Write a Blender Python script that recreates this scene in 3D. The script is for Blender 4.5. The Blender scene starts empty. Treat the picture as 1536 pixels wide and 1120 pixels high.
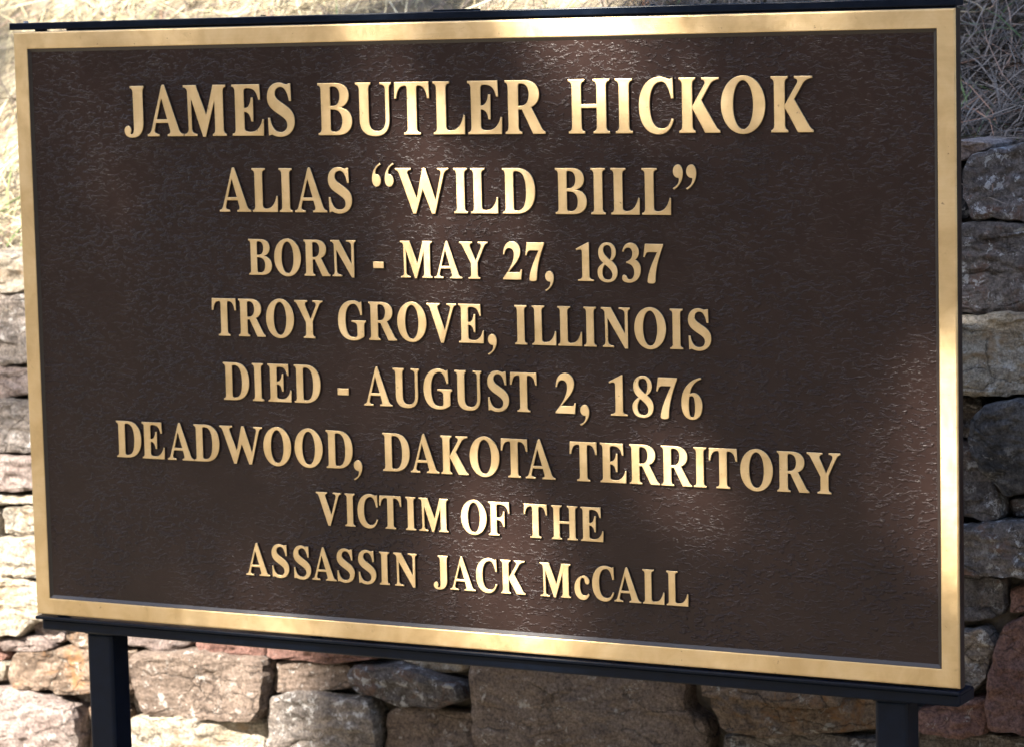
import bpy, math, random
import numpy as np
from mathutils import Vector, Matrix, noise

random.seed(7)
RNG = np.random.default_rng(7)
scene = bpy.context.scene
col = scene.collection
R = math.radians

# ------------------------------------------------------------------ camera
ZC = 1.275                                   # height of the plaque's centre above the ground
CAMP = np.array([1.64753, -3.01349, 0.34453])   # relative to the plaque's centre
RM = np.array([[0.887328262, 0.460537687, -0.023528586],
               [0.030758769, -0.110018533, -0.993453482],
               [-0.460111350, 0.880795641, -0.111788125]])   # rows: image right, image down, forward
FPX = 4551.5
cd = bpy.data.cameras.new('camera')
cam = bpy.data.objects.new('camera', cd); col.objects.link(cam)
cd.sensor_width = 36.0; cd.sensor_fit = 'HORIZONTAL'; cd.lens = FPX / 1536 * 36.0
cd.clip_start = 0.05; cd.clip_end = 3000
rot = Matrix((RM[0], -RM[1], -RM[2])).transposed()
cam.matrix_world = Matrix.Translation((CAMP[0], CAMP[1], CAMP[2] + ZC)) @ rot.to_4x4()
cd.dof.use_dof = True; cd.dof.focus_distance = 3.33; cd.dof.aperture_fstop = 10.0
scene.camera = cam

# ------------------------------------------------------------------ sky, sun, exposure
SUN_AZ, SUN_EL = R(30), R(40)                # from the plaque's normal towards its left, and above the horizon
SD = np.array([-math.sin(SUN_AZ) * math.cos(SUN_EL), -math.cos(SUN_AZ) * math.cos(SUN_EL), math.sin(SUN_EL)])
SU = np.array([math.cos(SUN_AZ), -math.sin(SUN_AZ), 0.0])
SV = np.array([math.sin(SUN_AZ) * math.sin(SUN_EL), math.cos(SUN_AZ) * math.sin(SUN_EL), math.cos(SUN_EL)])
world = bpy.data.worlds.new('World'); scene.world = world; world.use_nodes = True
wn = world.node_tree; wn.nodes.clear()
sky = wn.nodes.new('ShaderNodeTexSky'); sky.sky_type = 'NISHITA'; sky.sun_disc = False
sky.sun_elevation = SUN_EL
sky.sun_rotation = math.atan2(SD[0], SD[1])
bg = wn.nodes.new('ShaderNodeBackground'); bg.inputs['Strength'].default_value = 0.083
wo = wn.nodes.new('ShaderNodeOutputWorld')
wn.links.new(sky.outputs[0], bg.inputs[0]); wn.links.new(bg.outputs[0], wo.inputs[0])
sl = bpy.data.lights.new('sun', 'SUN'); sl.energy = 4.8; sl.angle = R(0.53); sl.color = (1.0, 0.93, 0.82)
sun = bpy.data.objects.new('sun', sl); col.objects.link(sun)
sun.rotation_euler = Vector(SD).to_track_quat('Z', 'Y').to_euler(); sun.location = (-4, -6, 9)
scene.view_settings.view_transform = 'Standard'; scene.view_settings.look = 'None'
scene.view_settings.gamma = 1.0; scene.view_settings.exposure = 2.55
scene.view_settings.use_curve_mapping = False
scene.render.resolution_x = 1024; scene.render.resolution_y = 746

# ------------------------------------------------------------------ helpers
def unproj(px, y):                           # photo pixel -> point on the upright plane at depth y
    d = RM.T @ np.array([(px[0] - 768) / FPX, (px[1] - 560) / FPX, 1.0])
    p = CAMP + d * ((y - CAMP[1]) / d[1])
    return np.array([p[0], p[1], p[2] + ZC])

def mesh_obj(name, verts, faces, mats, parent=None, smooth=False, mat_idx=None):
    me = bpy.data.meshes.new(name); me.from_pydata([tuple(map(float, v)) for v in verts], [], faces); me.update()
    for m in (mats if isinstance(mats, (list, tuple)) else [mats]): me.materials.append(m)
    if smooth: me.polygons.foreach_set('use_smooth', [True] * len(me.polygons))
    if mat_idx is not None: me.polygons.foreach_set('material_index', mat_idx)
    o = bpy.data.objects.new(name, me); col.objects.link(o)
    if parent is not None: o.parent = parent
    return o

def tag(o, label=None, cat=None, group=None, kind=None):
    if label: o['label'] = label
    if cat: o['category'] = cat
    if group: o['group'] = group
    if kind: o['kind'] = kind
    return o

def rbox(x0, x1, y0, y1, z0, z1, r=0.0, seg=3):
    """a box whose long edges (the ones along its longest side) and ends are rounded"""
    import bmesh
    bm = bmesh.new()
    bmesh.ops.create_cube(bm, size=1)
    for v in bm.verts:
        v.co = Vector(((x0 + x1) / 2 + v.co.x * (x1 - x0), (y0 + y1) / 2 + v.co.y * (y1 - y0), (z0 + z1) / 2 + v.co.z * (z1 - z0)))
    if r > 0:
        bmesh.ops.bevel(bm, geom=list(bm.edges), offset=r, segments=seg, profile=0.5, affect='EDGES')
    bmesh.ops.recalc_face_normals(bm, faces=bm.faces)
    return bm

def bm_obj(name, bm, mat, parent=None, smooth=False):
    me = bpy.data.meshes.new(name); bm.to_mesh(me); bm.free(); me.materials.append(mat)
    if smooth:
        for p in me.polygons: p.use_smooth = True
    o = bpy.data.objects.new(name, me); col.objects.link(o)
    if parent is not None: o.parent = parent
    return o

# ------------------------------------------------------------------ materials
class NT:
    def __init__(s, name):
        s.m = bpy.data.materials.new(name); s.m.use_nodes = True; s.t = s.m.node_tree
        s.b = s.t.nodes['Principled BSDF']
        s.tc = s.t.nodes.new('ShaderNodeTexCoord')
    def n(s, typ, **kw):
        nd = s.t.nodes.new(typ)
        for k, v in kw.items():
            if k in nd.inputs.keys() if hasattr(nd.inputs, 'keys') else False: nd.inputs[k].default_value = v
            else: setattr(nd, k, v)
        return nd
    def l(s, a, b): s.t.links.new(a, b)
    def mapping(s, rot=(0, 0, 0), scale=(1, 1, 1), src='Object', add_random=0.0):
        mp = s.t.nodes.new('ShaderNodeMapping'); mp.inputs['Rotation'].default_value = rot; mp.inputs['Scale'].default_value = scale
        v = s.tc.outputs[src]
        if add_random:
            oi = s.t.nodes.new('ShaderNodeObjectInfo'); mu = s.t.nodes.new('ShaderNodeMath'); mu.operation = 'MULTIPLY'; mu.inputs[1].default_value = add_random
            s.l(oi.outputs['Random'], mu.inputs[0])
            va = s.t.nodes.new('ShaderNodeVectorMath'); va.operation = 'ADD'; s.l(v, va.inputs[0]); s.l(mu.outputs[0], va.inputs[1]); v = va.outputs[0]
        s.l(v, mp.inputs['Vector']); return mp.outputs[0]
    def noise(s, vec, scale, detail=4, rough=0.55, dist=0.0):
        nd = s.t.nodes.new('ShaderNodeTexNoise'); nd.inputs['Scale'].default_value = scale; nd.inputs['Detail'].default_value = detail
        nd.inputs['Roughness'].default_value = rough; nd.inputs['Distortion'].default_value = dist
        s.l(vec, nd.inputs['Vector']); return nd.outputs['Fac']
    def ramp(s, fac, stops, interp='LINEAR'):
        nd = s.t.nodes.new('ShaderNodeValToRGB'); cr = nd.color_ramp; cr.interpolation = interp
        while len(cr.elements) < len(stops): cr.elements.new(0.5)
        for e, (p, c) in zip(cr.elements, stops):
            e.position = p; e.color = (*c, 1) if hasattr(c, '__len__') else (c, c, c, 1)
        s.l(fac, nd.inputs[0]); return nd.outputs[0]
    def mix(s, fac, a, b, blend='MIX'):
        nd = s.t.nodes.new('ShaderNodeMixRGB'); nd.blend_type = blend
        for i, v in zip((0, 1, 2), (fac, a, b)):
            if isinstance(v, (int, float)): nd.inputs[i].default_value = v if i == 0 else (v, v, v, 1)
            elif isinstance(v, tuple): nd.inputs[i].default_value = (*v, 1)
            else: s.l(v, nd.inputs[i])
        return nd.outputs[0]
    def math(s, op, a, b=0.0):
        nd = s.t.nodes.new('ShaderNodeMath'); nd.operation = op
        for i, v in enumerate((a, b)):
            if isinstance(v, (int, float)): nd.inputs[i].default_value = v
            else: s.l(v, nd.inputs[i])
        return nd.outputs[0]
    def bump(s, h, strength, dist, prev=None):
        nd = s.t.nodes.new('ShaderNodeBump'); nd.inputs['Strength'].default_value = strength; nd.inputs['Distance'].default_value = dist
        s.l(h, nd.inputs['Height'])
        if prev is not None: s.l(prev, nd.inputs['Normal'])
        s.l(nd.outputs[0], s.b.inputs['Normal']); return nd.outputs[0]
    def set(s, **kw):
        for k, v in kw.items():
            k = k.replace('_', ' ')
            i = s.b.inputs[k]
            if isinstance(v, tuple): i.default_value = (*v, 1)
            elif isinstance(v, (int, float)): i.default_value = v
            else: s.l(v, i)
        return s.m

def mat_bronze():
    s = NT('brushed_bronze')
    o = s.mapping(add_random=5.0)
    brush = s.noise(s.mapping(scale=(5, 40, 700), add_random=5.0), 1.0, 4, 0.7)
    wave = s.noise(s.mapping(scale=(1.0, 1.0, 0.6), add_random=5.0), 38, 2, 0.5)      # faces are hand-finished, never dead flat
    blot = s.noise(o, 24, 5, 0.65, 0.5)
    spots = s.noise(o, 150, 3, 0.6)
    stain = s.noise(o, 55, 6, 0.7, 0.6)
    c = s.ramp(blot, [(0.34, (0.54, 0.385, 0.200)), (0.5, (0.61, 0.445, 0.240)), (0.68, (0.67, 0.505, 0.290))])
    c = s.mix(s.math('MULTIPLY', s.ramp(brush, [(0.35, 1.0), (0.5, 0.0)]), 0.16), c, (0.52, 0.36, 0.19))
    c = s.mix(s.ramp(stain, [(0.64, 0.0), (0.74, 0.5)]), c, (0.36, 0.25, 0.13))
    c = s.mix(s.ramp(spots, [(0.70, 0.0), (0.75, 0.75)]), c, (0.20, 0.13, 0.07))
    rr = s.math('ADD', s.math('MULTIPLY', blot, 0.22), 0.30)
    b1 = s.bump(wave, 0.40, 0.0030)
    s.bump(brush, 0.10, 0.0005, b1)
    tg = s.t.nodes.new('ShaderNodeCombineXYZ'); tg.inputs[2].default_value = 1.0
    s.l(tg.outputs[0], s.b.inputs['Tangent'])
    return s.set(Base_Color=c, Metallic=0.95, Roughness=rr, Anisotropic=0.7)

def mat_field():
    s = NT('leathery_brown_paint')
    a = s.mapping(rot=(0, R(-24), 0), scale=(1.0, 1.0, 2.2))
    b = s.mapping(rot=(0, R(16), 0), scale=(1.0, 1.0, 1.5))
    n1 = s.noise(a, 126, 3, 0.5, 0.3)
    n2 = s.noise(b, 230, 3, 0.5, 0.3)
    big = s.noise(s.mapping(), 7, 4, 0.55)
    ridge = s.ramp(n1, [(0.52, 0.0), (0.60, 0.75), (0.69, 1.0)])
    h = s.math('ADD', ridge, s.math('MULTIPLY', n2, 0.10))
    h = s.math('MULTIPLY', h, s.ramp(big, [(0.40, 0.15), (0.60, 1.0)]))
    c = s.ramp(s.noise(s.mapping(), 30, 5, 0.6), [(0.3, (0.0190, 0.0098, 0.0084)), (0.7, (0.0250, 0.0134, 0.0112))])
    dust = s.noise(s.mapping(), 260, 2, 0.5)
    c = s.mix(s.ramp(dust, [(0.74, 0.0), (0.80, 0.4)]), c, (0.16, 0.13, 0.11))
    s.bump(h, 1.0, 0.0014)
    return s.set(Base_Color=c, Roughness=s.math('ADD', s.math('MULTIPLY', big, 0.16), 0.25), Specular_IOR_Level=0.24)

def mat_paint(name, c, rough=0.35, spec=0.22):
    s = NT(name)
    o = s.mapping()
    n = s.noise(o, 60, 5, 0.6)
    cc = s.ramp(n, [(0.3, c), (0.75, tuple(min(1, x * 1.5 + 0.001) for x in c))])
    rr = s.math('ADD', s.math('MULTIPLY', n, 0.22), rough - 0.1)
    s.bump(s.noise(o, 420, 2, 0.5), 0.12, 0.0004)
    return s.set(Base_Color=cc, Roughness=rr, Specular_IOR_Level=spec)

def mat_stone(name, c0, c1, fleck, band=1.0, fleck_amt=0.55, rust=None):
    s = NT(name)
    v = s.mapping(add_random=9.0); vb = s.mapping(rot=(0, R(4), 0), scale=(1.0, 1.0, 6.0), add_random=9.0)
    n_big = s.noise(v, 13, 8, 0.68, 0.6); n_band = s.noise(vb, 16, 8, 0.7, 0.5); n_fine = s.noise(v, 260, 8, 0.8)
    n_mid = s.noise(v, 45, 8, 0.7, 0.8)
    k = s.mix(0.5 * band, n_big, n_band); k = s.mix(0.35, k, n_mid)
    c = s.ramp(k, [(0.36, tuple(x * 0.55 for x in c0)), (0.45, c0), (0.53, tuple((x + y) / 2 for x, y in zip(c0, c1))), (0.64, c1)])
    fine = s.ramp(n_fine, [(0.40, 0.38), (0.60, 1.5)])
    c = s.mix(0.85, c, fine, 'MULTIPLY')
    if rust:
        c = s.mix(s.ramp(s.noise(v, 19, 6, 0.7, 0.8), [(0.53, 0.0), (0.64, 0.7)]), c, rust)
    fl = s.noise(v, 60, 10, 0.78, 0.4)
    flm = s.ramp(fl, [(fleck_amt, 0.0), (fleck_amt + 0.035, 0.95)])
    flm = s.math('MULTIPLY', flm, s.ramp(s.noise(v, 8, 4, 0.5), [(0.40, 0.12), (0.54, 1.0)]))
    c = s.mix(flm, c, fleck)
    wob = s.t.nodes.new('ShaderNodeVectorMath'); wob.operation = 'ADD'
    nz = s.t.nodes.new('ShaderNodeTexNoise'); nz.inputs['Scale'].default_value = 26; nz.inputs['Detail'].default_value = 5; s.l(v, nz.inputs['Vector'])
    sc = s.t.nodes.new('ShaderNodeVectorMath'); sc.operation = 'SCALE'; sc.inputs['Scale'].default_value = 0.06; s.l(nz.outputs['Color'], sc.inputs[0])
    s.l(s.mapping(rot=(0, R(5), 0), scale=(0.7, 1.0, 1.9), add_random=9.0), wob.inputs[0]); s.l(sc.outputs[0], wob.inputs[1])
    vo = s.t.nodes.new('ShaderNodeTexVoronoi'); vo.feature = 'DISTANCE_TO_EDGE'; vo.inputs['Scale'].default_value = 15; s.l(wob.outputs[0], vo.inputs['Vector'])
    crack = s.ramp(vo.outputs['Distance'], [(0.0, 0.0), (0.022, 0.75), (0.06, 1.0)])
    gate = s.ramp(s.noise(v, 12, 3, 0.5), [(0.44, 0.0), (0.56, 1.0)])
    crk = s.mix(gate, 1.0, crack)
    c = s.mix(0.6, c, crk, 'MULTIPLY')
    oi = s.t.nodes.new('ShaderNodeObjectInfo')
    hsv = s.t.nodes.new('ShaderNodeHueSaturation'); s.l(c, hsv.inputs['Color'])
    s.l(s.math('ADD', s.math('MULTIPLY', oi.outputs['Random'], 0.45), 0.80), hsv.inputs['Value']); hsv.inputs['Saturation'].default_value = 1.0
    b1 = s.bump(s.mix(0.5, n_band, n_mid), 0.9, 0.012)
    b2 = s.bump(s.mix(0.5, n_fine, fl), 1.0, 0.008, b1)
    s.bump(crk, 0.8, 0.004, b2)
    return s.set(Base_Color=hsv.outputs[0], Roughness=0.85, Specular_IOR_Level=0.3)

def mat_simple(name, stops, scale, rough=0.9, bump=0.4, bdist=0.01, detail=6):
    s = NT(name); v = s.mapping()
    n = s.noise(v, scale, detail, 0.65, 0.3)
    c = s.ramp(n, stops)
    if bump: s.bump(s.noise(v, scale * 4, 6, 0.7), bump, bdist)
    return s.set(Base_Color=c, Roughness=rough)

def mat_blade(name, stops, scale=60):
    s = NT(name); v = s.mapping()
    nd = s.t.nodes.new('ShaderNodeTexWhiteNoise'); nd.noise_dimensions = '3D'
    at = s.t.nodes.new('ShaderNodeAttribute'); at.attribute_name = 'tint'
    c = s.ramp(at.outputs['Fac'], stops)
    return s.set(Base_Color=c, Roughness=0.6, Specular_IOR_Level=0.3)

BRONZE = mat_bronze(); FIELD = mat_field()
EDGE = mat_paint('dark_brown_edge_paint', (0.014, 0.009, 0.008), 0.32, 0.5)
BLACK = mat_paint('blue_black_enamel', (0.0020, 0.0046, 0.0112), 0.32, 0.11)
STEEL = mat_paint('worn_steel', (0.35, 0.34, 0.33), 0.4)
ST = {
 'grey': mat_stone('banded_grey_stone', (0.155, 0.132, 0.118), (0.34, 0.285, 0.245), (0.56, 0.54, 0.52)),
 'brown': mat_stone('brown_stone', (0.15, 0.105, 0.075), (0.30, 0.22, 0.165), (0.50, 0.46, 0.40), 0.5, 0.57, (0.28, 0.135, 0.05)),
 'red': mat_stone('red_stone', (0.17, 0.085, 0.066), (0.30, 0.17, 0.14), (0.50, 0.42, 0.36), 0.5, 0.60),
 'pink': mat_stone('pinkish_stone', (0.22, 0.165, 0.145), (0.40, 0.335, 0.305), (0.55, 0.52, 0.50), 0.8, 0.58),
 'cream': mat_stone('cream_stone', (0.32, 0.265, 0.20), (0.52, 0.47, 0.39), (0.62, 0.60, 0.56), 1.0, 0.57, (0.34, 0.23, 0.13)),
 'dark': mat_stone('dark_slate_stone', (0.042, 0.042, 0.048), (0.13, 0.125, 0.13), (0.46, 0.45, 0.44), 0.3, 0.55),
 'blue': mat_stone('blue_grey_stone', (0.105, 0.093, 0.094), (0.24, 0.215, 0.21), (0.56, 0.57, 0.60), 0.8, 0.545, (0.20, 0.11, 0.08)),
 'slab': mat_stone('brown_grey_slab', (0.155, 0.113, 0.089), (0.27, 0.205, 0.162), (0.52, 0.48, 0.44), 1.0, 0.57),
}
MORTAR = mat_simple('earthy_mortar', [(0.3, (0.05, 0.04, 0.031)), (0.7, (0.17, 0.14, 0.11))], 30, 0.95, 0.7, 0.01)
SOIL = mat_simple('hillside_soil', [(0.3, (0.075, 0.06, 0.04)), (0.5, (0.22, 0.185, 0.12)), (0.7, (0.42, 0.37, 0.25))], 14, 0.95, 0.6, 0.02)
GROUND = mat_simple('dry_ground', [(0.3, (0.10, 0.085, 0.06)), (0.7, (0.21, 0.18, 0.13))], 3, 0.95, 0.5, 0.02)
BARK = mat_simple('pine_bark', [(0.35, (0.05, 0.03, 0.02)), (0.65, (0.22, 0.12, 0.07))], 12, 0.9, 0.8, 0.03)
NEEDLE = mat_blade('pine_needle_green', [(0.0, (0.03, 0.055, 0.02)), (1.0, (0.07, 0.11, 0.045))])
STRAW = mat_blade('dry_straw', [(0.0, (0.12, 0.095, 0.06)), (0.35, (0.28, 0.225, 0.13)), (0.75, (0.50, 0.44, 0.27)), (1.0, (0.62, 0.57, 0.42))])
DUFF = mat_blade('old_needle_duff', [(0.0, (0.055, 0.042, 0.033)), (0.5, (0.15, 0.115, 0.09)), (0.9, (0.26, 0.21, 0.17)), (1.0, (0.30, 0.15, 0.085))])
GREEN = mat_blade('green_grass', [(0.0, (0.05, 0.08, 0.022)), (1.0, (0.14, 0.19, 0.06))])
TWIG = mat_simple('pale_twig', [(0.3, (0.28, 0.21, 0.13)), (0.7, (0.46, 0.38, 0.26))], 40, 0.8, 0.4, 0.002)
TWIGR = mat_simple('reddish_twig', [(0.3, (0.15, 0.07, 0.04)), (0.7, (0.28, 0.15, 0.09))], 40, 0.8, 0.4, 0.002)

# ------------------------------------------------------------------ the lie of the land
YW = 0.45                                    # face of the stone wall, behind the plaque
def wall_top(x): return ZC + 0.05 + 0.105 * (x + 0.95)
def hill_z(x, y):
    d = max(0.0, y - (YW + 0.10))
    base = wall_top(max(-3.5, min(2.5, x))) - 0.015
    z = base + 0.66 * d - (0.010 * d * d if d < 26 else 0.0)
    if d >= 26: z = base + 0.66 * 26 - 0.01 * 676 + (d - 26) * 0.14
    z += 0.035 * noise.noise(Vector((x * 2.1, y * 2.1, 3.0))) * min(1, d * 4) + 0.018 * noise.noise(Vector((x * 7, y * 7, 5.0))) * min(1, d * 6)
    return z

# ground sheet: one sheet out to the horizon, in front of and below the wall
nx = [-900, -300, -100, -40, -15, -6, -3, -1.5, 0, 1.5, 3, 6, 15, 40, 100, 300, 900]
ny = [-900, -300, -100, -40, -20, -12, -8, -5, -3, -1.5, -0.5, 0.2, YW + 0.2]
gv, gf = [], []
for j, y in enumerate(ny):
    for i, x in enumerate(nx):
        gv.append((x, y, 0.03 * noise.noise(Vector((x * 0.7, y * 0.7, 0))) if abs(x) < 20 and y > -20 and y < 0 else 0.0))
for j in range(len(ny) - 1):
    for i in range(len(nx) - 1):
        a = j * len(nx) + i; gf.append((a, a + 1, a + 1 + len(nx), a + len(nx)))
tag(mesh_obj('ground', gv, gf, GROUND, smooth=True), kind='structure')

# hillside held back by the wall
hx = sorted(set([-900, -300, -120, -60, -30, -15, -8, -5] + [round(-3.5 + 0.05 * i, 3) for i in range(121)] + [4, 6, 10, 20, 40, 80, 160, 400, 900]))
hy = [round(YW + 0.10 + 0.04 * i, 3) for i in range(60)] + [3.2, 3.8, 4.6, 6, 8, 11, 15, 20, 26, 40, 80, 200, 500, 900]
hv, hf = [], []
for y in hy:
    for x in hx: hv.append((x, y, hill_z(x, y)))
for j in range(len(hy) - 1):
    for i in range(len(hx) - 1):
        a = j * len(hx) + i; hf.append((a, a + 1, a + 1 + len(hx), a + len(hx)))
tag(mesh_obj('hillside', hv, hf, SOIL, smooth=True), kind='structure')
sv = []; sf = []
for i, x in enumerate(hx): sv += [(x, YW + 0.10, hill_z(x, YW + 0.10)), (x, YW + 0.06, -0.2)]
for i in range(len(hx) - 1): sf.append((2 * i, 2 * i + 1, 2 * i + 3, 2 * i + 2))
tag(mesh_obj('earth_bank', sv, sf, SOIL), kind='structure')

# ------------------------------------------------------------------ the sign: stand, plaque, border
PW, PH = 1.2, 0.7165
sign = bpy.data.objects.new('memorial_sign', None); col.objects.link(sign)
tag(sign, 'dark brown memorial plaque with raised bronze lettering on a black metal stand', 'sign')
HW, HH = PW / 2, PH / 2
BWD, BEV, RAISE, THICK = 0.0207, 0.0040, 0.0030, 0.016

def ring(hw, hh, y): return [(-hw, y, ZC - hh), (hw, y, ZC - hh), (hw, y, ZC + hh), (-hw, y, ZC + hh)]
def bridge(n0, n1): return [(n0 + i, n0 + (i + 1) % 4, n1 + (i + 1) % 4, n1 + i) for i in range(4)]
# plate: back, painted sides, sloping inner edge of the border and the sunk leathery field
v = ring(HW - .001, HH - .001, THICK) + ring(HW, HH, THICK - .001) + ring(HW, HH, 0.0016) + ring(HW - .0012, HH - .0012, 0.0007) \
  + ring(HW - BWD, HH - BWD, 0.0007) + ring(HW - BWD - 0.0004, HH - BWD - 0.0004, 0.0002) + ring(HW - BWD - BEV, HH - BWD - BEV, RAISE) 
f = [(3, 2, 1, 0)] + bridge(0, 4) + bridge(4, 8) + bridge(8, 12) + bridge(12, 16) + bridge(16, 20) + bridge(20, 24)
f = [tuple(reversed(q)) for q in f]
f = f + [(24, 25, 26, 27)]
mi = [0] * (len(f) - 1) + [1]
plaque = mesh_obj('plaque', v, f, [EDGE, FIELD], sign, mat_idx=mi)
import bmesh
bm = bmesh.new(); bm.from_mesh(plaque.data); bmesh.ops.recalc_face_normals(bm, faces=bm.faces); bm.to_mesh(plaque.data); bm.free()
# bronze face of the border, softly rounded
b = [ring(HW - 0.0002, HH - 0.0002, 0.0015), ring(HW - 0.0008, HH - 0.0008, 0.0004), ring(HW - 0.0022, HH - 0.0022, 0.0), ring(HW - BWD + 0.0012, HH - BWD + 0.0012, 0.0),
     ring(HW - BWD + 0.0003, HH - BWD + 0.0003, 0.0003), ring(HW - BWD, HH - BWD, 0.0009)]
v = sum(b, []); f = []
for k in range(5): f += bridge(4 * k, 4 * k + 4)
border = mesh_obj('border', v, f, BRONZE, plaque)
bm = bmesh.new(); bm.from_mesh(border.data); bmesh.ops.recalc_face_normals(bm, faces=bm.faces)
if [q for q in bm.faces if abs(q.normal.y) > 0.9][0].normal.y > 0: bmesh.ops.reverse_faces(bm, faces=bm.faces)
bm.to_mesh(border.data); bm.free()

# stand
bm_obj('top_bar', rbox(-0.6075, 0.5985, 0.003, 0.030, ZC + 0.3605, ZC + 0.3690, 0.0012, 2), BLACK, sign)
bm_obj('weld_tab', rbox(-0.020, 0.031, 0.006, 0.026, ZC + 0.3690, ZC + 0.3712, 0.0006, 2), BLACK, sign)
bm_obj('bottom_ledge', rbox(-0.6005, 0.6005, -0.0035, 0.034, ZC - 0.3645, ZC - 0.3605, 0.0012, 2), BLACK, sign)
bm_obj('bottom_bar', rbox(-0.596, 0.598, 0.004, 0.053, ZC - 0.3790, ZC - 0.3645, 0.003, 3), BLACK, sign)
for x in (-0.517, 0.517):
    bm = rbox(x - 0.019, x + 0.019, 0.013, 0.051, -0.25, ZC - 0.379, 0.005, 4)
    bm_obj('post', bm, BLACK, sign, smooth=False)
    bm_obj('weld_bead', rbox(x - 0.0205, x + 0.0205, 0.012, 0.0525, ZC - 0.3815, ZC - 0.3785, 0.0012, 2), BLACK, sign)
for x in (-0.590, -0.25, 0.25, 0.588):       # bolts on the top bar
    bm = bmesh.new(); bmesh.ops.create_cone(bm, cap_ends=True, segments=6, radius1=0.0034, radius2=0.0028, depth=0.0024 if abs(x) > .3 else .0012)
    for w in bm.verts: w.co += Vector((x, 0.014, ZC + 0.3700))
    bm_obj('bolt', bm, STEEL if x < -0.5 else BLACK, sign)
for x in (-0.565, -0.20, 0.20, 0.565):       # short spacers that carry the plaque under the bar
    bm_obj('spacer', rbox(x - 0.006, x + 0.006, 0.006, 0.014, ZC + 0.3575, ZC + 0.3610, 0.0), BLACK, sign)
    bm_obj('spacer', rbox(x - 0.006, x + 0.006, 0.004, 0.014, ZC - 0.3610, ZC - 0.3575, 0.0), BLACK, sign)

bm_obj('dark_gap_strip', rbox(-0.525, 0.597, 0.0065, 0.0135, ZC + 0.3582, ZC + 0.3606, 0.0), BLACK, sign)  # added black strip that keeps the gap under the top bar dark

# ------------------------------------------------------------------ the lettering: bold serif capitals drawn as outlines, cap height 100
def bs(x0, s0, s1, x1): return f'Q{s0-.5} 4.5 {x0} 3.5 L{x0} 0 L{x1} 0 L{x1} 3.5 Q{s1+.5} 4.5 {s1} 12 '
def ts(x1, s1, s0, x0): return f'Q{s1+.5} 95.5 {x1} 96.5 L{x1} 100 L{x0} 100 L{x0} 96.5 Q{s0-.5} 95.5 {s0} 88 '
def ell(cx, cy, rx, ry, k=0.57):
    return f'M{cx+rx} {cy} C{cx+rx} {cy+ry*k} {cx+rx*k} {cy+ry} {cx} {cy+ry} C{cx-rx*k} {cy+ry} {cx-rx} {cy+ry*k} {cx-rx} {cy} C{cx-rx} {cy-ry*k} {cx-rx*k} {cy-ry} {cx} {cy-ry} C{cx+rx*k} {cy-ry} {cx+rx} {cy-ry*k} {cx+rx} {cy}'
TL = 'L0 100 L0 96.5 Q6.5 95.5 7 88'
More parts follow.
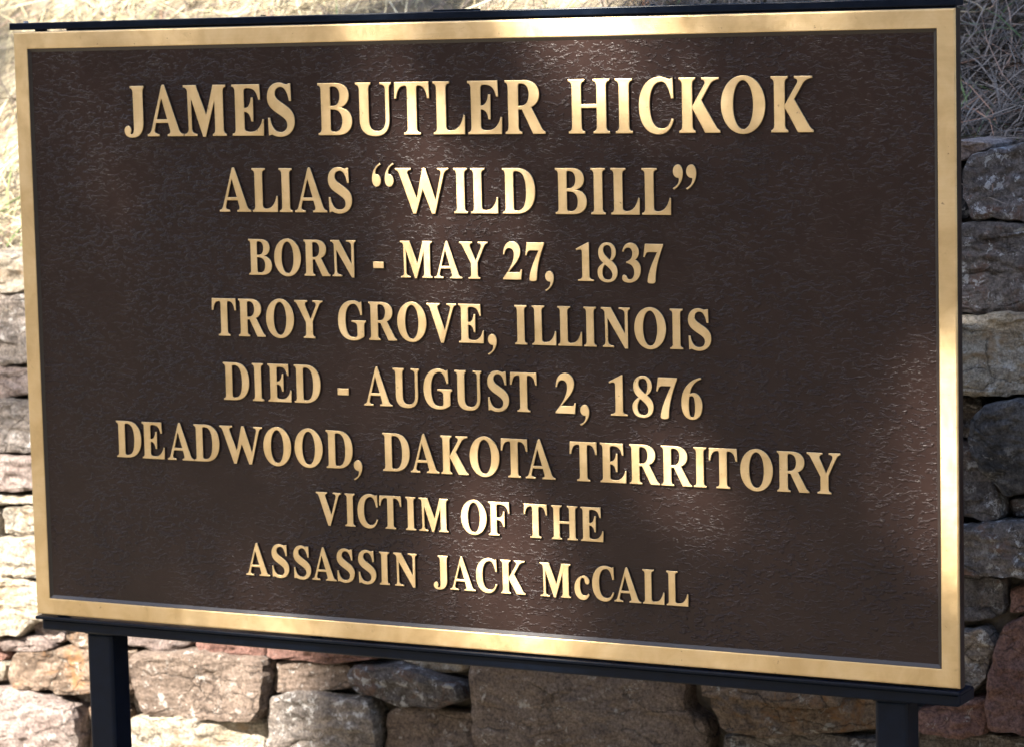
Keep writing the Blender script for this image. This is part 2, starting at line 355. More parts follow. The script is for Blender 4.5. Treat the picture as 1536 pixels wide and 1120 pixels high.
G = {
'A': (85.7, ['M0 0 L28.5 0 L28.5 3.5 Q15.5 4.5 17.5 13 L21 26.5 L50 26.5 L54 12 Q56.5 4.5 48 3.5 L48 0 L85.7 0 L85.7 3.5 Q78.5 4.5 75.5 12 L44 99 Q42.5 102 40 102 Q37 102 36 99 L9.5 12 Q7 4.5 0 3.5', 'M23 33 L48 33 L35 76']),
'B': (76.1, ['M7 12 Q6.5 4.5 0 3.5 L0 0 L42 0 C64 0 76 10 76 27.5 C76 42 66 51 48 53 C62 55.5 70 64 70 77 C70 92 58 100 38 100 ' + TL, 'M28 56 L28 90 Q28 94 33 94 C43 94 49 88 49 76 C49 63 43 56 32 56', 'M28 49.5 L32 49.5 C47 49.5 54 41 54 27.5 C54 14 47 6 36 6 Q28 6 28 12']),
'C': (70.8, ['M70.5 25 C66 8 56 -2.5 40 -2.5 C15 -2.5 0 18 0 49 C0 80 16 102.5 43 102.5 C52 102.5 58 98.5 62.5 98 L69 100.5 L70.5 63 L65 62.5 C61 82 56 93.5 46 93.5 C31 93.5 22.5 77 22.5 52 C22.5 24 31 8 46 8 C56 8 61 14 65.5 26']),
'D': (81.3, ['M7 12 Q6.5 4.5 0 3.5 L0 0 L34 0 C66 0 81.3 20 81.3 50 C81.3 82 66 100 36 100 ' + TL, 'M28 13 L28 88 Q28 93.5 34 93.5 C51 93.5 58.5 80 58.5 50 C58.5 20 51 6.5 35 6.5 Q28 6.5 28 13']),
'E': (73.0, ['M7 12 Q6.5 4.5 0 3.5 L0 0 L72 0 L73 31 L69.5 32 C66 18 57 7 42 7 Q28.5 6.5 28 14 L28 46.5 C36 46.5 42 42 43.5 28 L48.5 27.5 L49 74 L44 74 C42 59 36 53.5 28 53.5 L28 87 Q28.5 93 35 93 C50 93 57 88 61 70.5 L65.5 70 L64.5 100 ' + TL]),
'F': (71.0, ['M7 12 ' + bs(0, 7, 28, 36) + 'L28 46.5 C38 46.5 46 42 48 27 L54 27 L54 72 L49 72 C47 59 40 53.5 28 53.5 L28 87 Q28.5 93 35 93 C54 93 63 86 66 68 L71 67.5 L69 100 ' + TL]),
'G': (84.9, ['M79 9 C68 0 58 -2.5 45 -2.5 C16 -2.5 0 18 0 49 C0 81 17 102.5 46 102.5 C56 102.5 61 99 66 97.5 L72.5 100 L74 65 L68.5 64.5 C64 83 58 94 48 94 C32 94 23 77 23 50 C23 21 31 5.5 47 5.5 C54 5.5 58 8 58 12 L58 36 Q57.5 45 41 46 L41 50 L85 50 L85 46 Q79.5 45 79 37']),
'H': (84.9, ['M7 12 ' + bs(0, 7, 27, 34) + 'L27 47 L58 47 L58 12 ' + bs(51, 58, 78, 85) + 'L78 88 ' + ts(85, 78, 58, 51) + 'L58 54 L27 54 L27 88 ' + ts(34, 27, 7, 0)]),
'I': (34.9, ['M7 12 ' + bs(0, 7, 28, 35) + 'L28 88 ' + ts(35, 28, 7, 0)]),
'J': (49.3, ['M16 100 L16 96.5 Q22 95.5 22.5 88 L23 18 C23 8 20 3.5 16 3.5 C13.5 3.5 14 6 15.5 9 C18 14 14 21 8 20.5 C2.5 20 0 16 0 11.5 C0 3 7 -2.5 18 -2.5 C36 -2.5 46 8 46 28 L46 88 Q46.5 95.5 49.3 96.5 L49.3 100']),
'K': (81.6, ['M6 12 ' + bs(0, 6, 27, 33) + 'L27 44 L51.5 0 L81.6 0 L81.6 3.5 Q78 5 75 9 L45 59 L62 87 Q68 95.5 80 96.5 L80 100 L45 100 L45 96.5 Q53.5 95.5 51 88 L27 49.5 L27 88 ' + ts(33, 27, 6, 0)]),
'L': (68.5, ['M7 12 Q6.5 4.5 0 3.5 L0 0 L68 0 L68.5 35 L65 36.5 C62 22 54 8.5 40 7.5 L36 7 Q28.5 7.5 28 15 L28 88 ' + ts(36, 28, 7, 0)]),
'M': (99.7, ['M0 0 L31 0 L31 3.5 Q19.5 4.5 18.5 13 L18 74 L44 -1.5 L50.5 -1.5 L73 70 L73 12 Q72.5 4.5 67 3.5 L67 0 L99.7 0 L99.7 3.5 Q93.5 4.5 93 12 L93 88 Q93.5 95.5 99.5 96.5 L99.5 100 L70 100 L53 41 L30 100 L0 100 L0 96.5 Q8.5 95.5 9.5 88 L10.5 13 Q9.5 4.5 0 3.5']),
'N': (81.3, ['M4 0 L35 0 L35 3.5 Q20 4.5 19 14 L18.5 73 L66 -2.5 L74 -2.5 L74.5 86 Q75 95.5 81 96.5 L81 100 L50 100 L50 96.5 Q65.5 95.5 66 86 L66 35 L28 100 L0 100 L0 96.5 Q8 95 10.5 88 L11.5 14 Q11 4.5 4 3.5']),
'O': (87.0, [ell(43.5, 50, 43.5, 52.5), ell(43.5, 50, 19.5, 44.2)]),
'R': (84.1, ['M6 12 ' + bs(0, 6, 28, 35) + 'L28 45.5 L35 45.5 L58 0 L84 0 L84 3.5 Q80 5 77 10 L55 50 C66 54 72 63 72 74 C72 91 60 100 38 100 L0 100 L0 96.5 Q5.5 95.5 6 88', 'M28 52 L28 89 Q28 94 33 94 C44 94 50 87 50 74 C50 60 43 52 32 52']),
'S': (62.2, ['M2 0 L9 2 C14 0 20 -2.5 28 -2.5 C49 -2.5 62 10 62 28 C62 42 55 50 42 58 L30 65.5 C22 70.5 18 75 18 81.5 C18 89 23.5 94.5 31 94.5 C41 94.5 47 84 50 67 L55 67 L54 100.5 L49 100.5 C46 98.5 43 98.5 39 100 C36 101.5 33 102.5 27 102.5 C11 102.5 0 91 0 74 C0 61 7 53 20 45 L32 37.5 C41 32 45 27.5 45 20.5 C45 12 38 6 29 6 C17 6 9 16 6 34 L1 34']),
'T': (77.3, ['M28 12 ' + bs(20, 28, 49, 57) + 'L49 87 Q49.5 93 53 93 C65 93 70 84 72 69 L77 68.5 L76 100 L1 100 L0 68.5 L5 69 C7 84 12 93 24 93 Q27.5 93 28 87']),
'U': (79.4, ['M8 88 L8 30 C8 8 20 -2.5 42 -2.5 C64 -2.5 74.5 8 74.5 32 L74.5 88 Q75 95.5 79.4 96.5 L79.4 100 L54 100 L54 96.5 Q65 95.5 65.5 88 L65.5 30 C65.5 15 58 7 46.5 7 C35 7 29 14 29 30 L29 88 Q29.5 95.5 34 96.5 L34 100 L0 100 L0 96.5 Q7.5 95.5 8 88']),
'V': (88.6, ['M41 -2 L49 -2 L78 86 Q81 95.5 88.6 96.5 L88.6 100 L59 100 L59 96.5 Q71.5 95.5 69.5 87 L53 32 L33 88 Q31.5 95.5 39.5 96.5 L39.5 100 L0 100 L0 96.5 Q7 95 10 88']),
'W': (135.7, ['M44 -1.5 L52 -1.5 L70 52 L92 -1.5 L100.5 -1.5 L125 88 Q128 95.5 135.7 96.5 L135.7 100 L108 100 L108 96.5 Q118 95.5 116 88 L102 31 L78 100 L69.5 100 L54 34 L32 88 Q30.5 95.5 41 96.5 L41 100 L0 100 L0 96.5 Q7 95 10 88']),
'Y': (87.4, ['M35 12 ' + bs(27, 35, 56, 63) + 'L56 44 L76 86 Q80 95.5 87.4 96.5 L87.4 100 L57 100 L57 96.5 Q69 95.5 66.5 87 L50 51 L33.5 87 Q32 95.5 41 96.5 L41 100 L0 100 L0 96.5 Q7 95 10.5 87 L35 42']),
'c': (50.0, ['M49 14 C44 3 38 -2.5 28 -2.5 C11 -2.5 0 12 0 32 C0 53 13 69 31 69 C42 69 49 62 49 53 C49 47 45.5 44 41.5 44 C36.5 44 34 47.5 33.5 53 C33 59.5 31 62.5 27.5 62.5 C22 62.5 18.5 55 18.5 40 C18.5 21 24 11 33 11 C38 11 42 13.5 45 18']),
'1': (52.0, ['M5 0 L52 0 L52 3.5 Q39.5 4.5 39 13 L39 102 L35 102 L0 85 L1.5 81 Q10 84 14 83.5 Q18 83 18 76 L18 13 Q17.5 4.5 5 3.5']),
'2': (58.0, ['M0 0 L55 0 L58 27 L54 27.5 C52 21 50 19.5 44 19.5 L17 19.5 C32 36 54 54 54 77 C54 92 44 102.5 29 102.5 C14 102.5 3 92 1.5 67 L5.5 67 C8 79 13 84.5 20.5 84.5 C29 84.5 34 78 34 68 C34 48 20 27 0 3.5']),
'3': (54.7, ['M0 10 C0 2 8 -2.5 20 -2.5 C40 -2.5 54.7 11 54.7 33 C54.7 46 49 54 39 58 C46 63 50 70 50 78 C50 93 40 102.5 26 102.5 C13 102.5 5 94 1.5 80 L5.5 79 C9 87 13.5 90 19 90 C26.5 90 31 84.5 31 75.5 C31 63 24 55.5 13 53 L13 49.5 C29 47 35.5 39 35.5 25 C35.5 13 29.5 6 21 6 C16 6 16 12 12.5 15.5 C9.5 18.5 5.5 19 3 17.5 C1 16 0 13 0 10']),
'6': (57.0, ['M54 103 C25 98 0 76 0 39 C0 13 11 -2.5 29 -2.5 C46 -2.5 57 11 57 32.5 C57 52 47.5 64.5 33 64.5 C30 64.5 27 63.5 24 62 C27 81 38 93 55 99', 'M28.5 56.5 C34.5 56.5 37 49 37 30 C37 12 34.5 4 29 4 C23.5 4 20.5 13 20.5 34 C20.5 42 21 48 22 54 C24 56 26 56.5 28.5 56.5']),
'7': (57.7, ['M11 2 C11 -2 14 -3.5 21.5 -3.5 C31 -3.5 34 -1 34 5 C34 30 42 60 57.7 97 L57 100 L5 100 L0 66 L4 65 C7 75 10 79 18 79 L40 79 C24 48 12 22 11 2']),
'8': (58.5, ['M29 -2.5 C47 -2.5 58.5 8 58.5 26 C58.5 38 52 47 41 54 C50 60 54.5 68 54.5 77.5 C54.5 93 45 102.5 29.5 102.5 C13.5 102.5 3 92.5 3 75.5 C3 64 8 55.5 17.5 48.5 C6 42 0 34.5 0 24.5 C0 7.5 11 -2.5 29 -2.5', 'M36 57.5 C40.5 63 42 70 42 78 C42 89 37.5 96 29.5 96 C22 96 17.5 91 17.5 83.5 C17.5 74 25 66.5 36 57.5', 'M22 44.5 C17 38 14.5 32 14.5 23.5 C14.5 11.5 20 4 29.5 4 C38.5 4 43.5 9.5 43.5 18 C43.5 27 36 34.5 22 44.5']),
',': (26.6, ['M0 -26 C12 -21 16 -14 16 -6 C16 -4 15 -3.5 13 -3.5 C6 -3 1 3.5 1 10.5 C1 19 7 24.5 14 24.5 C22 24.5 26.6 17.5 26.6 7 C26.6 -8 18 -22 3 -29']),
'-': (33.4, ['M0 24.5 L33.4 24.5 L33.4 42 L0 42']),
}
G['’'] = (24.5, ['M0 57 C11 62 15 69 15 77 C15 79 14 79.5 12 79.5 C5.5 80 1 86 1 93 C1 102 6.5 107.5 13 107.5 C20 107.5 24.5 100.5 24.5 90 C24.5 75 16.5 61 3 54'])
G['‘'] = (25.0, ['M24.5 109 C13.5 104 9.5 97 9.5 89 C9.5 87 10.5 86.5 12.5 86.5 C19 86 23.5 80 23.5 73 C23.5 64 18 58.5 11.5 58.5 C4.5 58.5 0 65.5 0 76 C0 91 8 105 21.5 112'])

def outline(path):
    import re
    pts = []
    for cmd, args in re.findall(r'([MLQC])([^MLQC]*)', path):
        a = [float(q) for q in args.split()]
        if cmd in 'ML': pts.append((a[0], a[1]))
        else:
            p0 = pts[-1]; P = [p0] + [(a[i], a[i + 1]) for i in range(0, len(a), 2)]
            span = sum(math.dist(P[i], P[i + 1]) for i in range(len(P) - 1)); n = max(3, min(14, int(span / 3.0)))
            for k in range(1, n + 1):
                t = k / n
                if cmd == 'Q': w = [(1 - t) ** 2, 2 * t * (1 - t), t * t]
                else: w = [(1 - t) ** 3, 3 * t * (1 - t) ** 2, 3 * t * t * (1 - t), t ** 3]
                pts.append((sum(w[i] * P[i][0] for i in range(len(P))), sum(w[i] * P[i][1] for i in range(len(P)))))
    out = [pts[0]]
    for p in pts[1:]:
        if math.dist(p, out[-1]) > 0.25: out.append(p)
    if math.dist(out[0], out[-1]) < 0.25: out.pop()
    return out

NOM = 0.045; BD = 0.0007
glyph_mesh = {}
def glyph(ch):
    if ch in glyph_mesh: return glyph_mesh[ch]
    w, paths = G[ch]
    cu = bpy.data.curves.new('outline', 'CURVE'); cu.dimensions = '2D'; cu.fill_mode = 'BOTH'
    cu.bevel_depth = BD; cu.bevel_resolution = 2; cu.extrude = (RAISE + 0.0008) / 2 - BD; cu.offset = -BD * 0.8
    for pth in paths:
        pts = outline(pth); sp = cu.splines.new('POLY'); sp.points.add(len(pts) - 1)
        for q, (x, y) in zip(sp.points, pts): q.co = ((x - w / 2) * NOM / 100, y * NOM / 100, 0, 1)
        sp.use_cyclic_u = True
    o = bpy.data.objects.new('outline', cu); col.objects.link(o)
    dg = bpy.context.evaluated_depsgraph_get()
    me = bpy.data.meshes.new_from_object(o.evaluated_get(dg))
    bpy.data.objects.remove(o); bpy.data.curves.remove(cu)
    half = (RAISE + 0.0008) / 2
    for q in me.vertices: x, y, z = q.co; q.co = (x, half - z, y)
    me.materials.clear(); me.materials.append(BRONZE); me.materials.append(EDGE)
    me.update()
    for p in me.polygons: p.material_index = 0 if p.normal.y < -0.25 else 1; p.use_smooth = False
    me.name = 'letter'
    glyph_mesh[ch] = me
    return me

LINES = [(.2310, .2905, 'J-4268 A-3830 M-3266 E-2668 S-2215 B-1486 U-972 T-470 L8 E466 R974 H1764 I2190 C2580 K3093 O3604 K4170'),
(.1419, .1928, 'A-2885 L-2470 I-2184 A-1846 S-1450 ‘-957 ‘-789 W-368 I130 L434 D870 B1522 I1856 L2186 L2563 ’2821 ’2980'),
(.0679, .1098, 'B-2564 O-2188 R-1787 N-1430 --966 M-465 A-56 Y276 2768 71054 ,1229 11674 81952 32243 72512'),
(-.0050, .0391, 'T-3093 R-2707 O-2318 Y-1926 G-1341 R-932 O-547 V-156 E224 ,488 I857 L1150 L1472 I1723 N2038 O2457 I2774 S3052'),
(-.0808, -.0366, 'D-2954 I-2652 E-2352 D-1972 --1488 A-1020 U-644 G-230 U165 S550 T873 21399 ,1633 12052 82354 72645 62944'),
(-.1562, -.1120, 'D-4522 E-4168 A-3776 D-3402 W-2916 O-2413 O-1981 D-1563 ,-1319 D-802 A-424 K-34 O353 T735 A1064 T1606 E1975 R2360 R2747 I3028 T3304 O3699 R4126 Y4480'),
(-.2239, -.1853, 'V-1730 I-1443 C-1204 T-900 I-631 M-328 O196 F522 T987 H1352 E1696'),
(-.2902, -.2515, 'A-2738 S-2420 S-2118 A-1819 S-1523 S-1233 I-1001 N-722 J-255 A31 C342 K683 M1222 c1557 C1820 A2122 L2440 L2730')]
for zb, zt, toks in LINES:
    cap = zt - zb
    for tk in toks.split():
        ch, x = tk[0], int(tk[1:]) / 10000
        nm = {',': 'comma', '-': 'hyphen', '‘': 'quotation_mark', '’': 'quotation_mark'}.get(ch, 'numeral' if ch.isdigit() else 'letter')
        o = bpy.data.objects.new(nm, glyph(ch)); col.objects.link(o); o.parent = plaque
        o.location = (x, 0, ZC + zb); o.scale = (cap / NOM, 1, cap / NOM)

# ------------------------------------------------------------------ the dry-laid stone wall
wall = bpy.data.objects.new('stone_wall', None); col.objects.link(wall)
tag(wall, 'rough retaining wall of uneven brown, red and grey stones behind the plaque', 'stone wall')

def make_stone(poly, mat, depth=0.14, proud=0.0, lump=0.012, rnd=0.007, seed=0, rings=6):
    """poly: outline in the wall plane (x, z); the stone's broken, faceted face looks towards -y"""
    P = np.array(poly, float); c = P.mean(0); rg = random.Random(seed)
    d = np.r_[0, np.cumsum(np.linalg.norm(np.diff(np.r_[P, P[:1]], axis=0), axis=1))]
    N = int(max(30, min(96, d[-1] / (0.0075 if rings > 8 else 0.014))))
    t = np.linspace(0, d[-1], N, endpoint=False); Q = np.r_[P, P[:1]]
    O = np.stack([np.interp(t, d, Q[:, 0]), np.interp(t, d, Q[:, 1])], 1)
    O = 0.6 * O + 0.2 * (np.roll(O, 1, 0) + np.roll(O, -1, 0))
    size = min(np.ptp(P[:, 0]), np.ptp(P[:, 1])); so = seed * 3.71
    O2 = []
    for q in O:
        k = noise.noise(Vector((q[0] * 20 + so, q[1] * 20, so))) * 0.006 + noise.noise(Vector((q[0] * 62 + so, q[1] * 62, so))) * 0.0042 + noise.noise(Vector((q[0] * 150 + so, q[1] * 150, so))) * 0.0018
        n = (q - c) / (np.linalg.norm(q - c) + 1e-6); O2.append(q + n * k * min(1, size / 0.05))
    O = np.array(O2); O = O + (O - c) / (np.linalg.norm(O - c, axis=1, keepdims=True) + 1e-6) * 0.0035
    rnd = min(rnd, size * 0.22); hw = size / 2
    planes = []                              # a few broken planes; the face is their upper envelope
    for _ in range(rg.randint(3, 6)):
        o_ = np.array([rg.uniform(-.5, .5) * np.ptp(P[:, 0]), rg.uniform(-.5, .5) * np.ptp(P[:, 1])])
        planes.append((rg.gauss(0, .13), rg.gauss(0, .16), o_, rg.uniform(-.004, .002)))
    def face(q):
        h = max(a * (q[0] - c[0] - o_[0]) + b_ * (q[1] - c[1] - o_[1]) + k_ for a, b_, o_, k_ in planes)
        h = max(-0.012, min(0.022, h - 0.004))
        p = Vector((q[0] * 11 + so, q[1] * 18, so)); p2 = Vector((q[0] * 34 + so, q[1] * 60, so + 2)); p3 = Vector((q[0] * 90 + so, q[1] * 130, so + 4))
        st = q[1] * 46 + 1.3 * noise.noise(Vector((q[0] * 12 + so, q[1] * 9, so)))          # bedding steps
        step = (math.floor(st) * 0.618 % 1.0 - 0.5) * 0.0034 * (1 if noise.noise(Vector((q[0] * 7 + so, q[1] * 7, 3))) > -0.1 else 0.2)
        return -(h * 0.7 + noise.noise(p) * lump * 0.5 + (abs(noise.noise(p2)) - 0.2) * lump * 0.55 + noise.noise(p3) * lump * 0.2 + step * lump / 0.012)
    ins = [(0.0, depth, 0.0), (0.0, 0.9 * rnd + 0.004, 0.7), (0.25 * rnd, 0.35 * rnd, 1.0), (rnd, 0.0, 1.0)]
    ins += [(rnd + (hw * 0.97 - rnd) * (q + 1) / rings, 0.0, 1.0) for q in range(rings)]
    verts, faces = [], []
    for a, dep, w in ins:
        S = O + (c - O) * min(0.97, a / hw)
        for q in S: verts.append((q[0], YW - proud + dep + (w * face(q) if w else 0.0), q[1]))
    R_ = len(ins)
    verts.append((c[0], YW - proud + face(c), c[1]))
    for r in range(R_ - 1):
        for i in range(N):
            a = r * N + i; b_ = r * N + (i + 1) % N
            faces.append((a, b_, b_ + N, a + N))
    last = (R_ - 1) * N
    for i in range(N): faces.append((last + i, last + (i + 1) % N, len(verts) - 1))
    faces.append(tuple(reversed(range(N))))
    area = 0.5 * np.sum(P[:, 0] * np.roll(P[:, 1], -1) - np.roll(P[:, 0], -1) * P[:, 1])
    if area < 0: faces = [tuple(reversed(q)) for q in faces]
    return mesh_obj('stone', verts, faces, mat, wall, smooth=rings <= 8)

# stones the photograph shows, traced in photo pixels and set on the wall's face
SHOWN = [
 ('cream', [(-75, 388), (-20, 380), (75, 384), (80, 428), (20, 436), (-75, 432)], .02),
 ('grey', [(-95, 440), (70, 436), (75, 543), (-90, 546)], .0), ('pink', [(-80, 552), (75, 551), (75, 590), (-85, 592)], .005),
 ('grey', [(-95, 599), (75, 597), (75, 675), (-90, 678)], .01), ('pink', [(-85, 683), (80, 681), (80, 734), (-85, 737)], .0),
 ('cream', [(-95, 742), (85, 741), (85, 755), (-95, 757)], .0), ('cream', [(3, 762), (85, 760), (85, 798), (8, 800)], .01),
 ('cream', [(-80, 763), (-3, 763), (-2, 850), (-80, 858)], .0), ('cream', [(5, 806), (92, 804), (92, 858), (50, 862), (3, 852)], .02),
 ('cream', [(-85, 864), (50, 866), (90, 870), (92, 922), (50, 930), (40, 948), (-20, 944), (-85, 936)], .03),
 ('pink', [(48, 934), (88, 926), (100, 946), (96, 960), (78, 962), (56, 954)], .0),
 ('pink', [(7, 956), (60, 953), (80, 964), (82, 971), (10, 974)], .015), ('cream', [(-70, 952), (2, 954), (4, 968), (-70, 966)], .0),
 ('red', [(-70, 971), (6, 971), (8, 991), (-70, 993)], .0), ('cream', [(-70, 996), (12, 994), (13, 1006), (2, 1022), (-70, 1024)], .0),
 ('brown', [(98, 942), (190, 944), (190, 966), (150, 972), (112, 970), (97, 957)], .0),
 ('brown', [(21, 986), (32, 977), (140, 974), (203, 977), (211, 1034), (130, 1037), (26, 1029), (19, 1008)], .012),
 ('grey', [(103, 1040), (190, 1042), (192, 1056), (130, 1058), (106, 1050)], -.01),
 ('pink', [(-75, 1030), (40, 1032), (116, 1058), (124, 1080), (118, 1160), (-75, 1160)], .02),
 ('brown', [(124, 1062), (193, 1062), (196, 1160), (122, 1160), (128, 1090)], -.01),
 ('grey', [(197, 1048), (221, 1048), (225, 1066), (198, 1068)], -.01),
 ('pink', [(192, 948), (286, 952), (284, 966), (262, 977), (243, 979), (216, 968), (192, 966)], .0),
 ('red', [(294, 952), (398, 958), (402, 985), (340, 980), (298, 974)], .005), ('red', [(402, 960), (570, 972), (575, 986), (500, 992), (405, 986)], .005),
 ('slab', [(206, 984), (214, 976), (300, 979), (398, 984), (408, 1000), (404, 1058), (390, 1075), (300, 1072), (228, 1069), (216, 1050)], .015),
 ('cream', [(199, 1074), (262, 1072), (398, 1077), (404, 1160), (199, 1160)], .01),
 ('slab', [(413, 994), (430, 990), (529, 996), (531, 1032), (415, 1036), (411, 1012)], .0),
 ('grey', [(410, 1046), (450, 1037), (560, 1047), (568, 1090), (566, 1160), (405, 1160)], .015),
 ('blue', [(531, 1003), (541, 995), (600, 1000), (660, 1012), (694, 1023), (698, 1046), (655, 1059), (600, 1054), (545, 1036), (531, 1021)], .02),
 ('slab', [(583, 1070), (595, 1062), (711, 1067), (719, 1160), (580, 1160)], .005),
 ('cream', [(592, 978), (690, 984), (692, 1010), (650, 1009), (600, 994)], -.005),
 ('slab', [(720, 985), (880, 990), (1026, 1000), (1030, 1060), (1062, 1088), (1062, 1175), (726, 1175), (722, 1080)], .012),
 ('brown', [(1074, 1044), (1084, 1034), (1180, 1036), (1322, 1044), (1320, 1093), (1180, 1095), (1110, 1092), (1085, 1084)], .015),
 ('grey', [(1090, 1102), (1200, 1101), (1322, 1108), (1322, 1170), (1094, 1170)], .0),
 ('red', [(1378, 1062), (1445, 1049), (1480, 1046), (1483, 1098), (1440, 1101), (1378, 1094)], .01),
 ('grey', [(1378, 1101), (1440, 1105), (1545, 1102), (1620, 1108), (1620, 1170), (1378, 1170)], .0),
 ('red', [(1500, 962), (1512, 936), (1560, 915), (1620, 910), (1620, 1094), (1552, 1092), (1492, 1090), (1486, 1060), (1490, 1010)], .025),
 ('grey', [(1400, 948), (1478, 942), (1490, 962), (1474, 1006), (1452, 1038), (1400, 1042)], .0),
 ('blue', [(1390, 866), (1503, 866), (1506, 922), (1460, 930), (1390, 926)], -.005), ('red', [(1513, 884), (1620, 872), (1620, 905), (1540, 916), (1510, 922)], .0),
 ('blue', [(1385, 796), (1480, 784), (1640, 780), (1640, 862), (1530, 860), (1385, 856)], .015),
 ('dark', [(1477, 616), (1500, 601), (1545, 596), (1585, 612), (1596, 660), (1582, 712), (1550, 737), (1522, 735), (1488, 702), (1468, 660)], .035),
 ('blue', [(1395, 664), (1460, 662), (1482, 712), (1503, 746), (1500, 770), (1395, 772)], .0), ('grey', [(1395, 597), (1478, 596), (1464, 640), (1466, 655), (1395, 658)], -.005),
 ('blue', [(1513, 748), (1560, 745), (1640, 742), (1640, 774), (1520, 776)], .0), ('grey', [(1605, 600), (1690, 600), (1690, 735), (1600, 735)], .0),
 ('cream', [(1385, 476), (1500, 473), (1640, 474), (1640, 578), (1540, 584), (1385, 586)], .02),
 ('blue', [(1380, 342), (1470, 337), (1640, 332), (1640, 464), (1385, 468)], .012),
 ('blue', [(1456, 246), (1472, 232), (1505, 226), (1560, 212), (1650, 205), (1650, 322), (1540, 326), (1462, 328), (1454, 292)], .025),
 ('dark', [(1370, 245), (1448, 240), (1450, 324), (1370, 330)], -.01), ('pink', [(1400, 218), (1482, 213), (1490, 221), (1450, 236), (1400, 238)], .02),
]
boxes = []
for k, (m, poly, proud) in enumerate(SHOWN):
    pts = [(unproj(p, YW)[0], unproj(p, YW)[2]) for p in poly]
    P = np.array(pts); boxes.append((P[:, 0].min(), P[:, 0].max(), P[:, 1].min(), P[:, 1].max()))
    make_stone(pts, ST[m], proud=proud, seed=k + 1, lump=0.013 if m != 'slab' else 0.007, rings=14)
# the rest of the wall, out of view or behind the plaque, in uneven courses
rr = random.Random(11)
kinds = ['grey', 'brown', 'red', 'pink', 'cream', 'slab', 'slab', 'grey']
z = 0.0; sd = 100; WX0, WX1 = -2.6, 2.0
while z < ZC + 0.40:
    h = rr.uniform(0.07, 0.17)
    blocked = sorted((b[0], b[1]) for b in boxes if b[3] > z + 0.012 and b[2] < z + h - 0.012)
    spans, x = [], WX0
    for b0, b1 in blocked:
        if b0 > x: spans.append((x, b0))
        x = max(x, b1)
    spans.append((x, WX1))
    for x0, x1 in spans:
        x = x0
        while x1 - x > 0.04:
            w = rr.uniform(0.12, 0.34)
            if x1 - x - w < 0.07: w = x1 - x
            zt = min(z + h, wall_top(x + w / 2))
            if zt - z > 0.035:
                g = 0.004; j = lambda a: rr.uniform(-a, a)
                pts = [(x + g + j(.004), z + g + j(.006)), (x + w / 2, z + g + j(.006)), (x + w - g + j(.004), z + g + j(.006)), (x + w - g + j(.006), zt - g + j(.008)), (x + w / 2, zt - g + j(.008)), (x + g + j(.006), zt - g + j(.008))]
                make_stone(pts, ST[rr.choice(kinds)], proud=rr.uniform(-.01, .02), seed=sd); sd += 1
            x += w
    z += h
# mortar and rubble core behind the faces
cv, cf = [], []
cx = np.linspace(WX0, WX1, 150); cz = np.linspace(0, 1, 60)
for t in cz:
    for x in cx:
        zz = -0.1 + t * (wall_top(x) - 0.035 + 0.1)
        cv.append((x, YW + 0.026 + 0.016 * noise.noise(Vector((x * 16, zz * 16, 9))), zz))
for j in range(59):
    for i in range(149):
        a = j * 150 + i; cf.append((a, a + 1, a + 151, a + 150))
mesh_obj('mortar', cv, cf, MORTAR, wall, smooth=True)

# ------------------------------------------------------------------ dry grass, needles and twigs on the hillside
def blades(name, n, mat, lmin, lmax, wid, lift, label, xr, yr, dens=None, ang=None):
    X, Y, Z = [], [], []; V = []; F = []; T = []
    k = 0
    while k < n:
        x = RNG.uniform(*xr); y = yr[0] + (yr[1] - yr[0]) * RNG.random() ** 1.5
        if dens and noise.noise(Vector((x * dens, y * dens, 7))) < RNG.uniform(-0.5, 0.25): n -= 0.5; continue
        z = hill_z(x, y); L = RNG.uniform(lmin, lmax); a = RNG.uniform(0, 2 * math.pi) if ang is None else RNG.normal(ang[0], ang[1])
        up = RNG.uniform(0.0, lift); dx, dy = math.cos(a), math.sin(a)
        bend = RNG.uniform(-0.5, 0.5); w = wid * RNG.uniform(0.6, 1.4)
        side = np.array([-dy, dx, RNG.uniform(-.8, .8)]); side /= np.linalg.norm(side)
        tint = RNG.random(); i0 = len(V)
        for q, (s, wq) in enumerate(((0, 1), (.35, .9), (.7, .65), (1.0, .15))):
            px = x + dx * L * s - dy * bend * L * s * s; py = y + dy * L * s + dx * bend * L * s * s
            slope = 0.60 * (py - y)
            pz = z + 0.004 + slope + up * L * (s - 0.45 * s * s) + 0.006 * RNG.random()
            V.append((px - side[0] * w * wq, py - side[1] * w * wq, pz - side[2] * w * wq)); V.append((px + side[0] * w * wq, py + side[1] * w * wq, pz + side[2] * w * wq))
        for q in range(3): F.append((i0 + 2 * q, i0 + 2 * q + 1, i0 + 2 * q + 3, i0 + 2 * q + 2)); T.append(tint)
        k += 1
    o = mesh_obj(name, V, F, mat)
    at = o.data.attributes.new('tint', 'FLOAT', 'FACE'); at.data.foreach_set('value', T)
    return tag(o, label, 'ground cover', kind='stuff')
blades('dry_grass', 12500, STRAW, 0.05, 0.15, 0.0011, 0.7, 'pale straw-coloured dry grass on the slope above the wall', (-2.6, 0.05), (YW + 0.08, 2.9), 2.0)
blades('needle_litter', 20000, DUFF, 0.06, 0.17, 0.0009, 0.35, 'matted brown fallen pine needles on the slope above the wall', (-2.6, 1.4), (YW + 0.08, 2.9))
blades('green_grass', 3800, GREEN, 0.04, 0.10, 0.0012, 0.9, 'short green grass tufts among the dry grass', (-2.6, 1.4), (YW + 0.08, 2.9), 3.3)

